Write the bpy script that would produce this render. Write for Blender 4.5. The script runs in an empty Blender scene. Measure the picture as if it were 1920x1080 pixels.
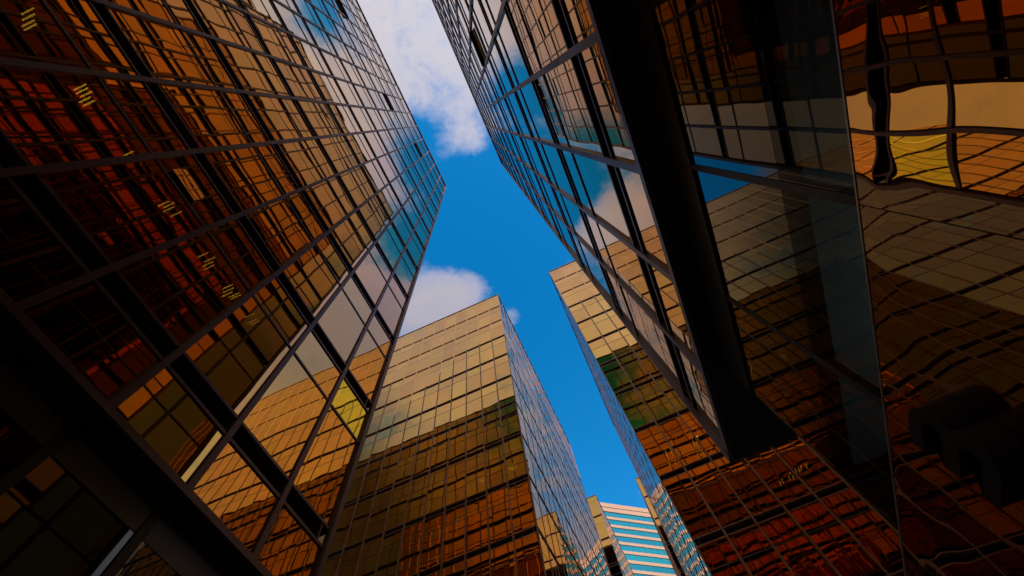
import bpy, bmesh, math, random
from mathutils import Vector, Matrix

random.seed(7)
SC = bpy.context.scene
COL = SC.collection

# ------------------------------------------------------------------ camera
cam_d = bpy.data.cameras.new("camera")
cam_d.sensor_width = 36.0
F_PX = 837.08                      # focal length in pixels of a 1920-wide frame
cam_d.lens = F_PX / 1920 * 36.0
cam_d.clip_start = 0.05
cam_d.clip_end = 5000
cam = bpy.data.objects.new("camera", cam_d)
COL.objects.link(cam)
R = ((0.9146343, -0.3998325, -0.0598170),
     (0.3936680, 0.8471375, 0.3569085),
     (-0.0920304, -0.3499887, 0.9322222))
cam.matrix_world = Matrix(((R[0][0], -R[0][1], -R[0][2], 0),
                           (R[1][0], -R[1][1], -R[1][2], 0),
                           (R[2][0], -R[2][1], -R[2][2], 0),
                           (0, 0, 0, 1)))
SC.camera = cam
GROUND = -1.6                      # the camera is the origin, 1.6 m above the paving

# ------------------------------------------------------------------ exposure
SC.view_settings.view_transform = 'Standard'
SC.view_settings.look = 'None'
SC.view_settings.gamma = 1
SC.view_settings.exposure = 0.0
SC.cycles.max_bounces = 12
SC.cycles.glossy_bounces = 5
SC.cycles.diffuse_bounces = 3
SC.cycles.transparent_max_bounces = 12
SC.cycles.caustics_reflective = True
SC.cycles.blur_glossy = 0.6
SC.cycles.caustics_refractive = False
SC.cycles.sample_clamp_indirect = 6.0
SC.cycles.use_denoising = True

# ------------------------------------------------------------------ sun and sky
SUN_EL = math.radians(31)
SUN_AZ = math.atan2(0.62, -0.78)   # clockwise from +Y
sd = Vector((math.sin(SUN_AZ) * math.cos(SUN_EL), math.cos(SUN_AZ) * math.cos(SUN_EL), math.sin(SUN_EL)))
sun_d = bpy.data.lights.new("sun", 'SUN')
sun_d.energy = 4.5
sun_d.angle = math.radians(0.5)
sun_d.color = (1.0, 0.86, 0.68)
sun = bpy.data.objects.new("sun", sun_d)
COL.objects.link(sun)
sun.rotation_euler = sd.to_track_quat('Z', 'Y').to_euler()


class NT:
    def __init__(self, tree):
        self.t = tree
        tree.nodes.clear()

    def n(self, kind, **kw):
        nd = self.t.nodes.new(kind)
        for k, v in kw.items():
            if k.startswith('i_'):
                nd.inputs[k[2:].replace('_', ' ')].default_value = v
            else:
                setattr(nd, k, v)
        return nd

    def l(self, a, b):
        self.t.links.new(a, b)

    def val(self, sock, v):
        if isinstance(v, (int, float)):
            sock.default_value = v
        else:
            self.l(v, sock)

    def m(self, op, a, b=0.0, c=None, clamp=False):
        nd = self.n('ShaderNodeMath', operation=op, use_clamp=clamp)
        self.val(nd.inputs[0], a)
        self.val(nd.inputs[1], b)
        if c is not None:
            self.val(nd.inputs[2], c)
        return nd.outputs[0]


world = bpy.data.worlds.new("World")
SC.world = world
world.use_nodes = True
w = NT(world.node_tree)
sky = w.n('ShaderNodeTexSky', sky_type='NISHITA', sun_disc=False)
sky.sun_elevation = SUN_EL
sky.sun_rotation = SUN_AZ
sky.air_density = 1.0
sky.dust_density = 0.3
sky.ozone_density = 3.0
hsv = w.n('ShaderNodeHueSaturation')
hsv.inputs['Hue'].default_value = 0.492
hsv.inputs['Saturation'].default_value = 1.38
hsv.inputs['Value'].default_value = 3.2
w.l(sky.outputs[0], hsv.inputs['Color'])
tc = w.n('ShaderNodeTexCoord')
sep = w.n('ShaderNodeSeparateXYZ')
w.l(tc.outputs['Generated'], sep.inputs[0])
zz = w.m('MAXIMUM', sep.outputs[2], 0.04)
U = w.m('DIVIDE', sep.outputs[0], zz)
V = w.m('DIVIDE', sep.outputs[1], zz)
comb = w.n('ShaderNodeCombineXYZ')
w.l(U, comb.inputs[0])
w.l(V, comb.inputs[1])
n1 = w.n('ShaderNodeTexNoise', i_Scale=7.0, i_Detail=12.0, i_Roughness=0.66, i_Distortion=0.5)
w.l(comb.outputs[0], n1.inputs['Vector'])
n2 = w.n('ShaderNodeTexNoise', i_Scale=1.7, i_Detail=4.0, i_Roughness=0.5)
mp = w.n('ShaderNodeMapping')
mp.inputs['Location'].default_value = (3.1, 7.7, 0)
w.l(comb.outputs[0], mp.inputs[0])
w.l(mp.outputs[0], n2.inputs['Vector'])


def blob(cu, cv, ru, rv, amp):
    a = w.m('DIVIDE', w.m('SUBTRACT', U, cu), ru)
    b = w.m('DIVIDE', w.m('SUBTRACT', V, cv), rv)
    d2 = w.m('ADD', w.m('MULTIPLY', a, a), w.m('MULTIPLY', b, b))
    return w.m('MULTIPLY', w.m('POWER', 2.718, w.m('MULTIPLY', d2, -1.0)), amp)


# mostly clouded, with a clear blue strip over the alley and forward of it
field = w.m('ADD', w.m('ADD', blob(-0.035, 0.80, 0.10, 0.62, -1.0), blob(-0.03, 0.80, 0.34, 0.60, -0.68)), 1.04)
for bl in ((-0.06, 0.24, 0.19, 0.17, -1.35), (0.24, 0.20, 0.10, 0.09, -0.9), (-0.47, 0.33, 0.09, 0.10, -1.5), (-0.13, -0.01, 0.055, 0.055, -1.0),
           (0.17, -0.29, 0.05, 0.06, -1.0), (0.125, 0.04, 0.05, 0.08, -0.9), (-0.55, -0.60, 0.11, 0.05, -0.36), (0.02, 0.11, 0.10, 0.05, -0.5),
           (-0.012, 0.04, 0.035, 0.05, 0.65), (-0.19, 0.335, 0.105, 0.066, 1.5), (-0.30, 0.34, 0.06, 0.06, 0.7), (-0.09, 0.45, 0.03, 0.03, 0.75), (0.42, 0.27, 0.12, 0.08, 0.3)):
    field = w.m('ADD', field, blob(*bl))
noise = w.m('ADD', w.m('MULTIPLY', w.m('SUBTRACT', n1.outputs[0], 0.5), 1.45), w.m('MULTIPLY', w.m('SUBTRACT', n2.outputs[0], 0.5), 0.5))
n3 = w.n('ShaderNodeTexNoise', i_Scale=24.0, i_Detail=8.0, i_Roughness=0.65, i_Distortion=0.8)
w.l(comb.outputs[0], n3.inputs['Vector'])
dens = w.m('ADD', w.m('ADD', field, noise), w.m('MULTIPLY', w.m('SUBTRACT', n3.outputs[0], 0.5), 0.75))
mr = w.n('ShaderNodeMapRange', interpolation_type='SMOOTHSTEP')
w.l(dens, mr.inputs[0])
mr.inputs[1].default_value = 0.14
mr.inputs[2].default_value = 0.94
mask = w.m('MULTIPLY', mr.outputs[0], 0.93)
mr2 = w.n('ShaderNodeMapRange')
w.l(w.m('ADD', dens, w.m('MULTIPLY', w.m('SUBTRACT', n2.outputs[0], 0.5), 1.2)), mr2.inputs[0])
mr2.inputs[1].default_value = 0.3
mr2.inputs[2].default_value = 1.4
sdot = w.n('ShaderNodeVectorMath', operation='DOT_PRODUCT')
w.l(tc.outputs['Generated'], sdot.inputs[0])
sdot.inputs[1].default_value = (0.477, -0.600, 0.643)   # the bright quarter of the cloud deck
glow = w.n('ShaderNodeMapRange')
w.l(sdot.outputs['Value'], glow.inputs[0])
glow.inputs[1].default_value = -0.3
glow.inputs[2].default_value = 1.0
glow.inputs[3].default_value = 0.42
glow.inputs[4].default_value = 1.42
ccol = w.n('ShaderNodeMix', data_type='RGBA')
w.l(mr2.outputs[0], ccol.inputs['Factor'])
ccol.inputs['A'].default_value = (4.3, 4.9, 7.2, 1)
ccol.inputs['B'].default_value = (7.0, 6.3, 6.2, 1)
mx = w.n('ShaderNodeMix', data_type='RGBA')
w.l(mask, mx.inputs['Factor'])
w.l(hsv.outputs[0], mx.inputs['A'])
dim = w.m('ADD', w.m('ADD', blob(0.50, 0.30, 0.30, 0.18, 1.25), blob(-0.24, 0.36, 0.16, 0.09, 0.25)), blob(0.26, 0.05, 0.10, 0.14, 0.5), clamp=True)
dcol = w.n('ShaderNodeMix', data_type='RGBA')
w.l(dim, dcol.inputs['Factor'])
w.l(ccol.outputs['Result'], dcol.inputs['A'])
dcol.inputs['B'].default_value = (3.9, 4.2, 8.2, 1)
lit = w.n('ShaderNodeVectorMath', operation='SCALE')
w.l(dcol.outputs['Result'], lit.inputs[0])
low = w.n('ShaderNodeMapRange', interpolation_type='SMOOTHSTEP')   # added dimming of the sky on both flanks, darkens deep reflections
w.l(w.m('MAXIMUM', w.m('MULTIPLY', U, -1.8), w.m('MULTIPLY', U, 0.58)), low.inputs[0])
low.inputs[1].default_value = 0.72
low.inputs[2].default_value = 1.25
low.inputs[3].default_value = 1.0
low.inputs[4].default_value = 0.20
w.l(w.m('MULTIPLY', glow.outputs[0], low.outputs[0]), lit.inputs['Scale'])
w.l(lit.outputs[0], mx.inputs['B'])
bg = w.n('ShaderNodeBackground')
bg.inputs['Strength'].default_value = 0.09
w.l(mx.outputs['Result'], bg.inputs['Color'])
wo = w.n('ShaderNodeOutputWorld')
w.l(bg.outputs[0], wo.inputs['Surface'])


# ------------------------------------------------------------------ materials
def new_mat(name):
    m = bpy.data.materials.new(name)
    m.use_nodes = True
    return m, NT(m.node_tree)


def mirror_glass(name, col, edge, rough, warp_scale, warp, see=0.0, tint=(0.7, 0.5, 0.15), var=0.10, big=0.0, coat=0.24, edge_z=None):
    """Coated reflective glass: metallic reflection, waviness of the sheet, a little see-through."""
    m, t = new_mat(name)
    out = t.n('ShaderNodeOutputMaterial')
    p = t.n('ShaderNodeBsdfPrincipled')
    p.inputs['Metallic'].default_value = 1.0
    p.inputs['Roughness'].default_value = rough
    p.inputs['Specular Tint'].default_value = (*edge, 1)
    p.inputs['Coat Weight'].default_value = coat
    p.inputs['Coat Roughness'].default_value = rough
    geo = t.n('ShaderNodeNewGeometry')
    oi = t.n('ShaderNodeObjectInfo')
    rnd = t.m('FRACT', t.m('ADD', geo.outputs['Random Per Island'], oi.outputs['Random']))
    hs = t.n('ShaderNodeHueSaturation')
    hs.inputs['Color'].default_value = (*col, 1)
    t.l(t.m('ADD', t.m('MULTIPLY', t.m('SUBTRACT', rnd, 0.5), 2 * var), 1.0), hs.inputs['Value'])
    t.l(t.m('ADD', t.m('MULTIPLY', t.m('SUBTRACT', t.m('FRACT', t.m('MULTIPLY', rnd, 7.31)), 0.5), 0.016), 0.5), hs.inputs['Hue'])
    dn = t.n('ShaderNodeTexNoise', i_Scale=2.3, i_Detail=7.0, i_Roughness=0.7)
    t.l(geo.outputs['Position'], dn.inputs['Vector'])
    dirt = t.n('ShaderNodeVectorMath', operation='SCALE')
    t.l(hs.outputs[0], dirt.inputs[0])
    t.l(t.m('ADD', t.m('MULTIPLY', dn.outputs[0], 0.16), 0.92), dirt.inputs['Scale'])
    t.l(dirt.outputs[0], p.inputs['Base Color'])
    ns = t.n('ShaderNodeTexNoise', noise_dimensions='4D', i_Scale=warp_scale, i_Detail=0.6, i_Roughness=0.4)
    t.l(geo.outputs['Position'], ns.inputs['Vector'])
    t.l(t.m('MULTIPLY', rnd, 40.0), ns.inputs['W'])
    h = ns.outputs[0]
    if big:
        nb = t.n('ShaderNodeTexNoise', i_Scale=warp_scale * 3.3, i_Detail=0.0)
        t.l(geo.outputs['Position'], nb.inputs['Vector'])
        h = t.m('ADD', h, t.m('MULTIPLY', nb.outputs[0], big))
    if edge_z is not None:         # the sheet is pulled out of flat along its fixed top edge
        zs = t.n('ShaderNodeSeparateXYZ')
        t.l(geo.outputs['Position'], zs.inputs[0])
        er = t.n('ShaderNodeMapRange', interpolation_type='SMOOTHSTEP')
        t.l(zs.outputs[2], er.inputs[0])
        er.inputs[1].default_value = edge_z - 0.55
        er.inputs[2].default_value = edge_z
        nr = t.n('ShaderNodeTexNoise', i_Scale=2.6, i_Detail=0.4, i_Distortion=0.5)
        t.l(geo.outputs['Position'], nr.inputs['Vector'])
        h = t.m('ADD', h, t.m('MULTIPLY', t.m('MULTIPLY', nr.outputs[0], 0.16), er.outputs[0]))
    b = t.n('ShaderNodeBump', i_Strength=1.0)
    b.inputs['Distance'].default_value = warp
    t.l(h, b.inputs['Height'])
    t.l(b.outputs[0], p.inputs['Normal'])
    t.l(b.outputs[0], p.inputs['Coat Normal'])
    if see:
        tr = t.n('ShaderNodeBsdfTransparent')
        tr.inputs['Color'].default_value = (*tint, 1)
        ms = t.n('ShaderNodeMixShader')
        ms.inputs[0].default_value = see
        t.l(p.outputs[0], ms.inputs[1])
        t.l(tr.outputs[0], ms.inputs[2])
        t.l(ms.outputs[0], out.inputs[0])
    else:
        t.l(p.outputs[0], out.inputs[0])
    return m


def plain(name, col, rough=0.5, metal=0.0, spec=0.5, nscale=3.0, namt=0.25, streak=True):
    """Painted or anodised metal, stone, concrete: a base colour with uneven wear and a bump."""
    m, t = new_mat(name)
    out = t.n('ShaderNodeOutputMaterial')
    p = t.n('ShaderNodeBsdfPrincipled')
    p.inputs['Metallic'].default_value = metal
    p.inputs['Specular IOR Level'].default_value = spec
    geo = t.n('ShaderNodeNewGeometry')
    mp_ = t.n('ShaderNodeMapping')
    mp_.inputs['Scale'].default_value = (1, 1, 0.25 if streak else 1)
    t.l(geo.outputs['Position'], mp_.inputs[0])
    ns = t.n('ShaderNodeTexNoise', i_Scale=nscale, i_Detail=6.0, i_Roughness=0.62)
    t.l(mp_.outputs[0], ns.inputs['Vector'])
    cr = t.n('ShaderNodeMix', data_type='RGBA')
    t.l(ns.outputs[0], cr.inputs['Factor'])
    cr.inputs['A'].default_value = (*[c * (1 - namt) for c in col], 1)
    cr.inputs['B'].default_value = (*[c * (1 + namt) for c in col], 1)
    t.l(cr.outputs['Result'], p.inputs['Base Color'])
    t.l(t.m('ADD', t.m('MULTIPLY', ns.outputs[0], 0.25), rough - 0.125), p.inputs['Roughness'])
    t.l(p.outputs[0], out.inputs[0])
    return m


def lamp_mat(name, col, strength):
    m, t = new_mat(name)
    out = t.n('ShaderNodeOutputMaterial')
    e = t.n('ShaderNodeEmission')
    e.inputs['Color'].default_value = (*col, 1)
    oi = t.n('ShaderNodeObjectInfo')
    t.l(t.m('MULTIPLY', t.m('ADD', oi.outputs['Random'], 0.25), strength), e.inputs['Strength'])
    t.l(e.outputs[0], out.inputs[0])
    return m


GOLD = (0.675, 0.36, 0.070)
M = {
    'gold': mirror_glass('gold_mirror_glass', GOLD, (0.95, 0.93, 0.92), 0.008, 0.8, 0.0045, see=0.05),
    'yellow': mirror_glass('yellow_mirror_glass', (0.68, 0.70, 0.06), (0.95, 0.93, 0.85), 0.008, 0.8, 0.012),
    'cladding': mirror_glass('wavy_copper_mirror', (0.74, 0.50, 0.34), (0.9, 0.86, 0.82), 0.008, 0.75, 0.030, big=0.05, var=0.03, coat=0.0, edge_z=2.27),
    'dark_glass': mirror_glass('dark_grey_glass', (0.17, 0.165, 0.14), (0.9, 0.92, 0.95), 0.012, 0.6, 0.006, see=0.10, tint=(0.5, 0.55, 0.5)),
    'dim_glass': mirror_glass('clear_grey_glass', (0.06, 0.065, 0.065), (0.9, 0.92, 0.95), 0.012, 0.6, 0.006, see=0.35, tint=(0.6, 0.66, 0.66)),
    'shop_glass': mirror_glass('tinted_shop_glass', (0.10, 0.095, 0.085), (0.9, 0.92, 0.95), 0.02, 0.6, 0.006, see=0.2, tint=(0.5, 0.5, 0.45), coat=0.0),
    'teal': mirror_glass('teal_band_glass', (0.0, 0.50, 0.66), (0.8, 0.95, 1), 0.01, 0.3, 0.02),
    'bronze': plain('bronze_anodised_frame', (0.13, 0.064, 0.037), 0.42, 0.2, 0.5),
    'tan': plain('sunlit_bronze_frame', (0.38, 0.21, 0.11), 0.42, 0.2, 0.5),  # bronze frames of the far towers, with sunlight put into a lighter colour
    'spandrel': plain('brown_spandrel_sheet', (0.10, 0.047, 0.022), 0.5, 0.2, 0.4, 1.2),
    'core': plain('dark_interior', (0.012, 0.009, 0.008), 0.8),
    'soffit': plain('dark_soffit_sheet', (0.016, 0.017, 0.019), 0.45, 0.0, 0.4, 1.5),
    'black': plain('black_joint', (0.008, 0.008, 0.009), 0.5),
    'cream': plain('cream_stone_band', (0.50, 0.33, 0.26), 0.7, 0, 0.3, 1.0, 0.15),
    'roof': plain('roof_screed', (0.25, 0.23, 0.2), 0.9),
    'paving': plain('granite_paving', (0.10, 0.095, 0.09), 0.7, 0, 0.4, 0.8, 0.35, False),
    'head': plain('olive_head_panel', (0.08, 0.074, 0.062), 0.4, 0.1),
    'sign': plain('dark_painted_metal', (0.030, 0.008, 0.006), 0.6, 0.0, 0.2),
    'steel': plain('dull_steel_edge', (0.42, 0.43, 0.46), 0.35, 0.8),
    'lamp': lamp_mat('fluorescent_tube', (1.0, 0.74, 0.18), 6.0),
    'inner': plain('grey_interior_wall', (0.30, 0.33, 0.33), 0.8, 0, 0.3, 1.0, 0.2, False),
}


# ------------------------------------------------------------------ mesh helpers
class MB:
    """Collects boxes in a facade frame (u along, z up, d outward) or in world axes."""

    def __init__(self):
        self.v, self.f = [], []

    def hexa(self, pts):
        b = len(self.v)
        self.v += [tuple(p) for p in pts]
        for q in ((0, 3, 2, 1), (4, 5, 6, 7), (0, 1, 5, 4), (1, 2, 6, 5), (2, 3, 7, 6), (3, 0, 4, 7)):
            self.f.append(tuple(b + i for i in q))
        return self

    def box(self, x0, x1, y0, y1, z0, z1):
        return self.hexa([(x0, y0, z0), (x1, y0, z0), (x1, y1, z0), (x0, y1, z0),
                          (x0, y0, z1), (x1, y0, z1), (x1, y1, z1), (x0, y1, z1)])

    def fbox(self, fr, u0, u1, z0, z1, d0, d1):
        P = fr.P
        return self.hexa([P(u0, z0, d0), P(u1, z0, d0), P(u1, z0, d1), P(u0, z0, d1),
                          P(u0, z1, d0), P(u1, z1, d0), P(u1, z1, d1), P(u0, z1, d1)])

    def build(self, name, mat, parent=None, kind=None, label=None, base=None):
        me = bpy.data.meshes.new(name)
        org = Vector(base) if base else Vector((0, 0, 0))
        me.from_pydata([tuple(Vector(p) - org) for p in self.v], [], self.f)
        bm = bmesh.new()
        bm.from_mesh(me)
        bmesh.ops.recalc_face_normals(bm, faces=bm.faces)
        bm.to_mesh(me)
        bm.free()
        me.materials.append(mat)
        o = bpy.data.objects.new(name, me)
        COL.objects.link(o)
        o.location = org
        if parent is not None:
            o.parent = parent
            o.matrix_parent_inverse = Matrix.Translation(parent.location).inverted()
        if kind:
            o['kind'] = kind
        if label:
            o['label'] = label
        return o


class Frame:
    """A vertical facade plane: origin corner, unit direction u, outward normal n, length."""

    def __init__(self, ox, oy, ux, uy, nx, ny, length):
        self.o, self.u, self.n, self.len = (ox, oy), (ux, uy), (nx, ny), length

    def P(self, u, z, d):
        return (self.o[0] + self.u[0] * u + self.n[0] * d, self.o[1] + self.u[1] * u + self.n[1] * d, z)


def thing(name, label, cat, loc, group=None):
    o = bpy.data.objects.new(name, None)
    COL.objects.link(o)
    o.location = loc
    o.empty_display_size = 0.5
    o['label'] = label
    o['category'] = cat
    if group:
        o['group'] = group
    return o


def structure(o):
    o['kind'] = 'structure'
    return o


def px(p):
    """Pixel of a world point in the 1920x1080 frame, or None behind the camera."""
    q = [R[0][k] * p[0] + R[1][k] * p[1] + R[2][k] * p[2] for k in range(3)]
    if q[2] < 0.02:
        return None
    return (960 + F_PX * q[0] / q[2], 540 + F_PX * q[1] / q[2])


BLOCKS = []                        # (x0,x1,y0,y1,z0,z1) of every tower, to rank what is seen


def blocked(p):
    for (x0, x1, y0, y1, z0, z1) in BLOCKS:
        t0, t1 = 0.0, 0.995
        ok = True
        for a, lo, hi in ((p[0], x0, x1), (p[1], y0, y1), (p[2], z0, z1)):
            if abs(a) < 1e-9:
                if lo > 0 or hi < 0:
                    ok = False
                    break
                continue
            ta, tb = lo / a, hi / a
            if ta > tb:
                ta, tb = tb, ta
            t0, t1 = max(t0, ta), min(t1, tb)
            if t0 >= t1:
                ok = False
                break
        if ok:
            return True
    return False


def seen_area(pts):
    """Rough picture area of a quad that is in the frame and not behind a tower."""
    c = [sum(p[k] for p in pts) / len(pts) for k in range(3)]
    q = [px(p) for p in pts]
    if any(a is None for a in q):
        return 0
    q = [(min(max(a[0], 0), 1920), min(max(a[1], 0), 1080)) for a in q]
    ar = 0
    for i in range(len(q)):
        ar += q[i][0] * q[i - 1][1] - q[i - 1][0] * q[i][1]
    ar = abs(ar) / 2
    if ar > 0 and blocked(c):
        return 0
    return ar


# ------------------------------------------------------------------ the gold towers
H = 52.73                          # common roof level
S = 3.889                          # storey height
G0 = 6.219                         # middle of the lowest spandrel channel of the raised towers
ZB = 4.85                          # underside of the raised towers
BAY = 1.44


class Parts:
    """Ranks repeated parts of one tower: the 100 that show largest alone, the rest as one."""

    def __init__(self, root):
        self.root, self.items = root, {}

    def add(self, name, mat, mb, area, label=None):
        self.items.setdefault((name, mat), []).append((area, mb, label))

    def flush(self, cap=100):
        for (name, mat), lst in self.items.items():
            lst.sort(key=lambda a: -a[0])
            rest = MB()
            for i, (ar, mb, label) in enumerate(lst):
                if i < cap and (ar > 0 or len(lst) <= cap):
                    c = [sum(p[k] for p in mb.v) / len(mb.v) for k in range(3)]
                    mb.build(name, M[mat], self.root, label=label, base=c)
                else:
                    b = len(rest.v)
                    rest.v += mb.v
                    rest.f += [tuple(b + i for i in f) for f in mb.f]
            if rest.v:
                rest.build(name, M[mat], self.root, kind='stuff')


def facade(parts, fr, us, zb, zt, k0, k1, special=None, lw=0.10, near=True):
    """One curtain wall: panes, mullions, transoms and a recessed spandrel channel per storey."""
    P = fr.P
    special = special or {}
    bays = [(us[i], us[i + 1]) for i in range(len(us) - 1)]

    def pane(u0, u1, z0, z1, tag):
        mat, tilt, label = special.get(tag, ('gold', 0, None))
        a, b = random.gauss(0, 0.0019), random.gauss(0, 0.0019)
        w_, h_ = u1 - u0, z1 - z0
        d = -0.022 if near else -0.006
        pts = [P(u0, z0, d - a * w_ / 2 - b * h_ / 2), P(u1, z0, d + a * w_ / 2 - b * h_ / 2),
               P(u1, z1, d + a * w_ / 2 + b * h_ / 2 - tilt * 0), P(u0, z1, d - a * w_ / 2 + b * h_ / 2)]
        if tilt:
            pts[0], pts[1] = P(u0, z0, d + tilt), P(u1, z0, d + tilt)
        mb = MB()
        mb.v = [tuple(p) for p in pts]
        mb.f = [(0, 1, 2, 3)]
        # a real sheet: 10 mm thick, front face outward
        n = Vector((fr.n[0], fr.n[1], 0)) * -0.010
        mb.v += [tuple(Vector(p) + n) for p in pts]
        mb.f += [(0, 4, 5, 1), (1, 5, 6, 2), (2, 6, 7, 3), (3, 7, 4, 0)]
        parts.add('tilted_vent_pane' if tilt else 'window_pane', mat, mb, seen_area(pts), label)

    def rail(name, mat, u0, u1, z0, z1, d0, d1):
        mb = MB().fbox(fr, u0, u1, z0, z1, d0, d1)
        parts.add(name, mat, mb, seen_area([P(u0, z0, d1), P(u1, z0, d1), P(u1, z1, d1), P(u0, z1, d1)]) + 1e-6)

    ub, ue = us[0], us[-1]
    pr = 0.026 if near else 0.011
    for k in range(k0, k1 + 1):
        zg = G0 + k * S
        zn = zg + S if k < k1 else zt - 0.10 + 0.215
        ztr = zg + 2.56 if k < k1 else zg + 2.75
        rail('spandrel_panel', 'spandrel', ub + 0.01, ue - 0.01, zg - 0.17, zg + 0.17, -0.27, -0.23)
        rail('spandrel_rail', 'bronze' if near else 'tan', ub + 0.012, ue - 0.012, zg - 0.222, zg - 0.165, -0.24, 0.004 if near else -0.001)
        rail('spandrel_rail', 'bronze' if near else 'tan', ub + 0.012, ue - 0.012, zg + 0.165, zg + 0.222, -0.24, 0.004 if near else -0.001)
        rail('transom', 'bronze', ub + 0.012, ue - 0.012, ztr - 0.028, ztr + 0.028, -0.08, 0.0 if near else -0.002)
        for i, (u0, u1) in enumerate(bays):
            pane(u0 + 0.01, u1 - 0.01, zg + 0.20, ztr - 0.01, (i, k, 'tall'))
            pane(u0 + 0.01, u1 - 0.01, ztr + 0.01, zn - 0.20, (i, k, 'short'))
    zlow = G0 + k0 * S - 0.20
    if zlow - zb > 0.2:
        for i, (u0, u1) in enumerate(bays):
            pane(u0 + 0.01, u1 - 0.01, zb + 0.06, zlow, (i, k0 - 1, 'short'))
    rail('sill_beam', 'bronze', ub + 0.013, ue - 0.013, zb, zb + 0.11, -0.15, 0.045)
    rail('parapet_rail', 'bronze', ub + 0.013, ue - 0.013, zt - 0.13, zt, -0.2, 0.05)
    for u in us[1:-1]:
        mb = MB().fbox(fr, u - lw / 2, u + lw / 2, zb + 0.003, zt - 0.003, -0.235, pr)
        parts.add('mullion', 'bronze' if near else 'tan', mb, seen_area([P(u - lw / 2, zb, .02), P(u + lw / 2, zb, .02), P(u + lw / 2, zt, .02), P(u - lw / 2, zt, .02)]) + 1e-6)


def tower(name, label, x0, x1, y0, y1, zb, zt, faces, k0, us, special=None, group='gold mirror glass towers', cat='tower', near=True):
    """faces: subset of '+X','-X','+Y','-Y'.  us[face]: positions of the verticals along that face."""
    root = thing(name, label, cat, ((x0 + x1) / 2, (y0 + y1) / 2, GROUND), group)
    parts = Parts(root)
    k1 = int((zt - 0.9 - G0) // S)
    for fc in faces:
        if fc == '+X':
            fr = Frame(x1, y0, 0, 1, 1, 0, y1 - y0)
        elif fc == '-X':
            fr = Frame(x0, y0, 0, 1, -1, 0, y1 - y0)
        elif fc == '+Y':
            fr = Frame(x0, y1, 1, 0, 0, 1, x1 - x0)
        else:
            fr = Frame(x0, y0, 1, 0, 0, -1, x1 - x0)
        facade(parts, fr, us[fc], zb, zt, k0, k1, (special or {}).get(fc), 0.10, near)
    # corner posts
    for cx, cy in ((x0, y0), (x1, y0), (x1, y1), (x0, y1)):
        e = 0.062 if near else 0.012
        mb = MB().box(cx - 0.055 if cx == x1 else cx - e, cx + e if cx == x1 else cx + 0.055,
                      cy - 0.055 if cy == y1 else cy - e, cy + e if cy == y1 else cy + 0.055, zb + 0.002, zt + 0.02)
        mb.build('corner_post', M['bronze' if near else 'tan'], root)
    MB().box(x0 + 2.4, x1 - 2.4, y0 + 2.4, y1 - 2.4, zb + 0.03, zt - 0.4).build('core_wall', M['core'], root)
    MB().box(x0 + 0.2, x1 - 0.2, y0 + 0.2, y1 - 0.2, zt - 0.35, zt - 0.02).build('roof', M['roof'], root)
    sl = MB()
    for k in range(k0, k1 + 1):
        zg = G0 + k * S
        sl.box(x0 + 0.19, x1 - 0.19, y0 + 0.19, y1 - 0.19, zg - 0.13, zg + 0.13)
    sl.build('floor_slab', M['core'], root, kind='stuff')
    MB().box(x0 + 0.03, x1 - 0.03, y0 + 0.03, y1 - 0.03, zb - 0.03, zb + 0.04).build('soffit', M['soffit'], root)
    parts.flush()
    return root


def steps(a, b, start):
    """Verticals every BAY from `start`, closed by the two ends a and b."""
    u = start
    while u - BAY > a + 0.25:
        u -= BAY
    out = [a]
    while u < b - 0.25:
        if u > a + 0.25:
            out.append(u)
        u += BAY
    out.append(b)
    return out


XL, XR = -5.332, 1.553
YL, YR = 5.419, 5.665
YF = 20.20
Y0L, Y0R = -17.5, -14.33
XLL, XRR = -34.1, 30.4
XC, XF = -5.373, 1.699
YB = 46.5
BLOCKS += [(XLL, XL - 0.1, Y0L, YL - 0.1, ZB, H), (XR + 0.1, XRR, Y0R, YR - 0.1, ZB, H),
           (XLL, XC - 0.1, YF + 0.1, YB, GROUND, H), (XF + 0.1, XRR, YF + 0.1, YB, GROUND, H),
           (1.8, 12, -14, 4.0, GROUND, ZB)]

usL = {'+X': steps(0, YL - Y0L, YL - 1.31 - Y0L), '+Y': steps(0, XL - XLL, XL - XLL - 1.31)}
XRW = 58.0                         # near right tower lengthened out of view to keep sun off the far tower
usR = {'-X': steps(0, YR - Y0R, 4.11 - Y0R), '+Y': steps(0, XRW - XR, 1.40)}
nL = len(usL['+X']) - 1
nR = len(usR['-X']) - 1


def bay(us, u):
    for i in range(len(us) - 1):
        if us[i] <= u < us[i + 1]:
            return i
    return 0


spL = {'+X': {(nL - 1, 0, 'short'): ('yellow', 0, 'yellow tinted window pane'),
              (bay(usL['+X'], -11.1 - Y0L), 8, 'short'): ('gold', 0.2, 'vent pane tilted open at the foot'),
              (bay(usL['+X'], -3.94 - Y0L), 8, 'short'): ('gold', 0.11, 'vent pane tilted open at the foot'),
              (bay(usL['+X'], 0.1 - Y0L), 9, 'short'): ('gold', 0.09, 'vent pane tilted open at the foot')}}
spR = {'-X': {(bay(usR['-X'], -2.4 - Y0R), 3, 'short'): ('gold', 0.16, 'vent pane tilted open at the foot')}}

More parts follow.
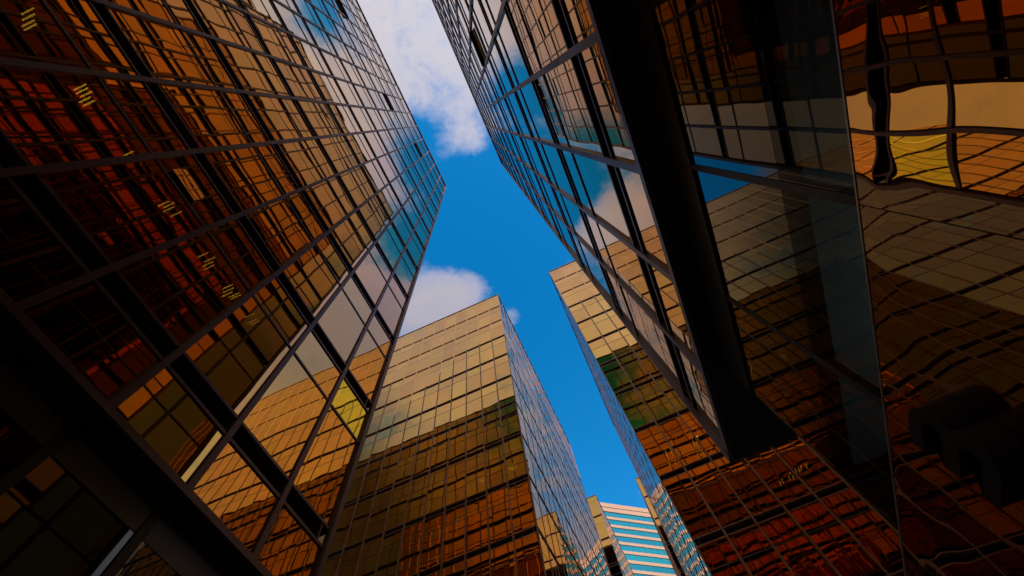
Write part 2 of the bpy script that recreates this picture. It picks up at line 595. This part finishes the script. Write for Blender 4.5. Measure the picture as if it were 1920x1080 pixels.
left = tower('gold_tower', 'gold mirror glass tower filling the left side, one yellow pane at its lower corner', XLL, XL, Y0L, YL, ZB, H, ('+X', '+Y'), 0, usL, spL)
right = tower('gold_tower', 'dark mirror glass tower overhanging at upper right above the wavy copper mirror wall', XR, XRW, Y0R, YR, ZB, H, ('-X', '+Y'), 0, usR, spR)
usC = {'-Y': steps(0, XC - XLL, XC - XLL - BAY), '+X': steps(0, YB - YF, BAY)}
centre = tower('gold_tower', 'sunlit gold mirror glass tower with blue side, centre, behind the left tower', XLL, XC, YF, YB, GROUND, H, ('-Y', '+X'), -2, usC, near=False)
usF = {'-Y': steps(0, XRR - XF, BAY), '-X': steps(0, YB - YF, BAY)}
far = tower('gold_tower', 'gold to deep red glass tower rising from behind the dark overhanging tower', XF, XRR, YF, YB, GROUND, H, ('-Y', '-X'), -2, usF, near=False)
us3 = {'-Y': steps(0, 25, 25 - BAY), '+X': steps(0, 24, BAY)}
third = tower('gold_tower', 'slim strip of gold tower with tan frames right of the blue glass side', XC - 24.8, XC + 0.2, 57.6, 81.6, GROUND, H, ('-Y', '+X'), -2, us3, near=False)
us4 = {'-Y': steps(0, 25, BAY), '-X': steps(0, 24, BAY)}
fourth = tower('gold_tower', 'thin gold edge of a farther tower against the blue dotted glass side', 1.54, 26.54, 57.6, 81.6, GROUND, H, ('-Y', '-X'), -2, us4, near=False)
us5 = {'-X': steps(0, 16, BAY), '+Y': steps(0, 24, BAY)}
rear = tower('gold_tower', 'lower gold wing behind the camera, seen mirrored in the left tower', XR, XR + 24, Y0R - 16.2, Y0R - 0.2, ZB, 43.2, ('-X',), 0, us5, cat='building')


def lamps(root, spots, axis='x', n=4, length=0.26, gap=0.07):
    """Louvred ceiling lights a little behind the glass: short tubes side by side."""
    for (x, y, z) in spots:
        mb = MB()
        for i in range(n + random.choice((-1, 0, 0, 1)) if n > 2 else n):
            if n > 2 and random.random() < 0.15:
                continue
            o = (i - (n - 1) / 2) * gap * random.uniform(0.9, 1.15)
            j = random.uniform(-0.08, 0.08)
            if axis == 'x':
                mb.box(x - length / 2 + j, x + length / 2 + j, y + o - 0.011, y + o + 0.011, z, z + 0.02)
            else:
                mb.box(x + o - 0.011, x + o + 0.011, y - length / 2 + j, y + length / 2 + j, z, z + 0.02)
        mb.build('ceiling_light', M['lamp'], root, base=(x, y, z))


lamps(left, [(-6.45, yy * 1.21, 9.9) for yy in (-3.81, -2.73, -1.76, -0.76, 0.26, 0.95, 1.6)])
lamps(centre, [(-8.49 * 1.04, 21.0, 22.9 * 1.04), (-6.25 * 1.04, 21.0, 22.9 * 1.04)], 'y', 5, 0.5, 0.13)
lamps(centre, [(-11.45 * 1.04, 21.0, 19.3)], 'x', 1, 1.0)
lamps(far, [(2.9, 21.0, 19.7), (4.55, 21.0, 19.6)], 'y', 3, 1.5, 0.16)
lamps(far, [(7.2, 21.0, 15.8), (7.9, 21.0, 16.1)], 'y', 5, 0.35, 0.16)


# ------------------------------------------------------------------ ground storeys of the two near towers
def part(mb, name, mat, root, **kw):
    return mb.build(name, M[mat], root, **kw)


# right: dark glazing under the overhang, wavy mirror cladding below it
XG, YG, ZG = 1.80, 4.07, 2.27
joints = [1.23 - 1.44 * k for k in range(11)]
ys = sorted(set([2.72, YG] + joints))
for i in range(len(ys) - 1):
    a, b = ys[i] + 0.012, ys[i + 1] - 0.012
    part(MB().box(XG, XG + 0.02, a, b, 2.96, ZB - 0.04), 'upper_glazing', 'dark_glass', right)
    part(MB().box(XG, XG + 0.02, a, b, ZG + 0.004, 2.955), 'lower_glazing', 'dim_glass', right)
for y in ys[1:-1]:
    part(MB().box(XG - 0.006, XG + 0.06, y - 0.032, y + 0.032, ZG + 0.004, ZB - 0.04), 'glazing_joint', 'black', right)
part(MB().box(XG + 0.03, 9.0, YG - 0.02, YG, ZG, ZB - 0.04), 'return_glazing', 'dim_glass', right)
part(MB().box(5.5, 5.7, -14, YG - 0.1, GROUND, ZB - 0.05), 'inner_wall', 'inner', right)
part(MB().box(XG + 0.15, 5.5, -14, YG - 0.03, 2.93, 3.03), 'inner_ceiling', 'inner', right)
part(MB().box(XG - 0.035, XG + 0.18, -14.2, 6.4, ZG - 0.012, ZG), 'cladding_cap', 'steel', right)
cj = [6.4, 4.15, 2.72] + joints
cj = sorted(cj)
for i in range(len(cj) - 1):
    mb = MB().box(XG - 0.03, XG + 0.17, cj[i] + 0.004, cj[i + 1] - 0.004, GROUND + 0.02, ZG - 0.014)
    part(mb, 'cladding_panel', 'cladding', right)
part(MB().box(XG - 0.024, XG + 0.16, -14.2, 6.39, GROUND, ZG - 0.03), 'cladding_backing', 'steel', right)

for i in range(len(ys) - 1):
    part(MB().box(XG - 0.012, XG - 0.002, ys[i] + 0.008, ys[i + 1] - 0.008, 4.27, ZB - 0.035), 'head_panel', 'head', right)
for y in ys:
    part(MB().box(XR + 0.05, XG - 0.02, y - 0.012, y + 0.012, ZB - 0.042, ZB - 0.027), 'soffit_joint', 'bronze', right)
for x, y in ((2.75, 2.2), (3.05, 2.45), (2.5, 3.1), (4.2, 1.2)):
    part(MB().box(x - 0.03, x + 0.03, y - 0.03, y + 0.03, 2.905, 2.925), 'downlight', 'lamp', right)

bulb_d = bpy.data.lights.new('shop_lamp', 'POINT')       # the lit downlights of the shop behind the glass
bulb_d.energy = 55
bulb_d.color = (0.85, 0.97, 1.0)
bulb_d.shadow_soft_size = 0.15
bulb = bpy.data.objects.new('shop_lamp', bulb_d)
COL.objects.link(bulb)
bulb.location = (3.3, 2.3, 1.9)

# left: recessed dim glazing under the overhang
XQ = -5.58
yl = [YL - 0.45, 4.10, 2.66, 1.23] + [1.23 - 1.44 * k for k in range(1, 12)]
yl = sorted(yl)
for i in range(len(yl) - 1):
    part(MB().box(XQ - 0.02, XQ, yl[i] + 0.05, yl[i + 1] - 0.05, GROUND + 0.3, ZB - 0.52), 'shop_glazing', 'shop_glass', left)
    part(MB().box(XQ - 0.02, XQ + 0.006, yl[i] + 0.05, yl[i + 1] - 0.05, ZB - 0.51, ZB - 0.175), 'head_panel', 'head', left)
for y in yl[1:-1]:
    part(MB().box(XQ - 0.09, XQ + 0.03, y - 0.06, y + 0.06, GROUND, ZB - 0.03), 'glazing_post', 'black', left)
part(MB().box(XQ - 0.1, XQ + 0.025, Y0L + 0.2, YL - 0.44, ZB - 0.17, ZB - 0.031), 'head_rail', 'black', left)
part(MB().box(XQ - 0.12, XQ + 0.02, Y0L + 0.2, YL - 0.44, GROUND, GROUND + 0.31), 'plinth', 'black', left)
part(MB().box(-12.2, -12.0, Y0L, YL - 0.5, GROUND, ZB - 0.05), 'inner_wall', 'inner', left)
part(MB().box(-12, XQ - 0.05, YL - 0.47, YL - 0.45, GROUND, ZB - 0.04), 'return_glazing', 'dim_glass', left)


# ------------------------------------------------------------------ raised sign letter on the cladding (two rounded arches, read along the wall)
def letter():
    root = thing('sign_letter', 'thick dark raised letter of two rounded arches on the wavy copper mirror wall', 'sign letter', (XG - 0.05, 2.4, 1.65))
    # outline in (s, t): s runs down the wall (-z), t runs along the arch legs (+y)
    def arch(c, r0, r1, leg):
        out = []
        for i in range(17):
            a = math.pi * i / 16
            out.append((c - r1 * math.cos(a), -r1 * math.sin(a)))
        inn = []
        for i in range(17):
            a = math.pi * i / 16
            inn.append((c - r0 * math.cos(a), -r0 * math.sin(a) * 0.8))
        left_ = [(c - r1, leg), (c - r0, leg)]
        right_ = [(c + r0, leg), (c + r1, leg)]
        return [left_[0]] + out + [right_[1], right_[0]] + inn[::-1] + [left_[1]]
    for c in (0.0, 0.205):
        o = arch(c, 0.055, 0.135, 0.20)
        bm = bmesh.new()
        x_f, x_b = XG - 0.19 - c * 0.02, XG - 0.034
        fa = [bm.verts.new((x_f, 2.40 + t, 1.76 - s)) for s, t in o]
        ba = [bm.verts.new((x_b, 2.40 + t, 1.76 - s)) for s, t in o]
        n = len(o)
        for i in range(n):
            bm.faces.new((fa[i], fa[(i + 1) % n], ba[(i + 1) % n], ba[i]))
        bm.faces.new(fa)
        bm.faces.new(ba[::-1])
        bmesh.ops.triangulate(bm, faces=[f for f in bm.faces if len(f.verts) > 4])
        bmesh.ops.recalc_face_normals(bm, faces=bm.faces)
        me = bpy.data.meshes.new('letter_arch')
        for v in bm.verts:
            v.co -= Vector(root.location)
        bm.to_mesh(me)
        bm.free()
        me.materials.append(M['sign'])
        ob = bpy.data.objects.new('letter_arch', me)
        COL.objects.link(ob)
        ob.parent = root


letter()


# ------------------------------------------------------------------ the striped building far behind
def striped():
    P1, P2 = Vector((-16.2, 180, 0)), Vector((6, 197.6, 0))
    d = (P2 - P1).normalized()
    n = Vector((d.y, -d.x, 0))
    P1 = P1 - d * 12
    L = 75.0
    fr = Frame(P1.x, P1.y, d.x, d.y, n.x, n.y, L)
    root = thing('striped_office', 'distant office block of teal glass and cream bands, bottom centre', 'building', (P1.x + d.x * L / 2, P1.y + d.y * L / 2, GROUND))
    Ht, st = 160.0, 4.35
    part(MB().fbox(fr, 0, L, GROUND, Ht - 0.2, -26, -0.25), 'core_wall', 'core', root)
    part(MB().fbox(fr, -0.05, L + 0.05, Ht - 2.4, Ht, -26.2, 0.30), 'parapet', 'cream', root)
    part(MB().fbox(fr, -0.03, L + 0.03, Ht - 2.75, Ht - 2.4, -26.1, 0.05), 'parapet_joint', 'spandrel', root)
    part(MB().fbox(fr, -0.05, L + 0.05, Ht - 5.0, Ht - 2.75, -26.2, 0.26), 'parapet', 'cream', root)
    z = Ht - 5.0
    k = 0
    bars = MB()
    while z - st > GROUND and k < 42:
        part(MB().fbox(fr, 0.0, L, z - st + 1.42, z - 0.005, -0.24, -0.02), 'glass_band', 'teal', root)
        part(MB().fbox(fr, -0.04, L + 0.04, z - st, z - st + 1.42, -26.15, 0.22), 'stone_band', 'cream', root)
        for q in range(25 if k < 14 else 0):
            bars.fbox(fr, q * 3.0 + 0.4, q * 3.0 + 0.56, z - st + 1.41, z, -0.2, 0.02)
        z -= st
        k += 1
    bars.build('window_bar', M['spandrel'], root, kind='stuff')


striped()

# ------------------------------------------------------------------ ground
gm = bpy.data.meshes.new('ground')
gs = 1500
gm.from_pydata([(-gs, -gs, GROUND - 0.01), (gs, -gs, GROUND - 0.01), (gs, gs, GROUND - 0.01), (-gs, gs, GROUND - 0.01)], [], [(0, 1, 2, 3)])
gm.materials.append(M['paving'])
g = bpy.data.objects.new('ground', gm)
COL.objects.link(g)
structure(g)
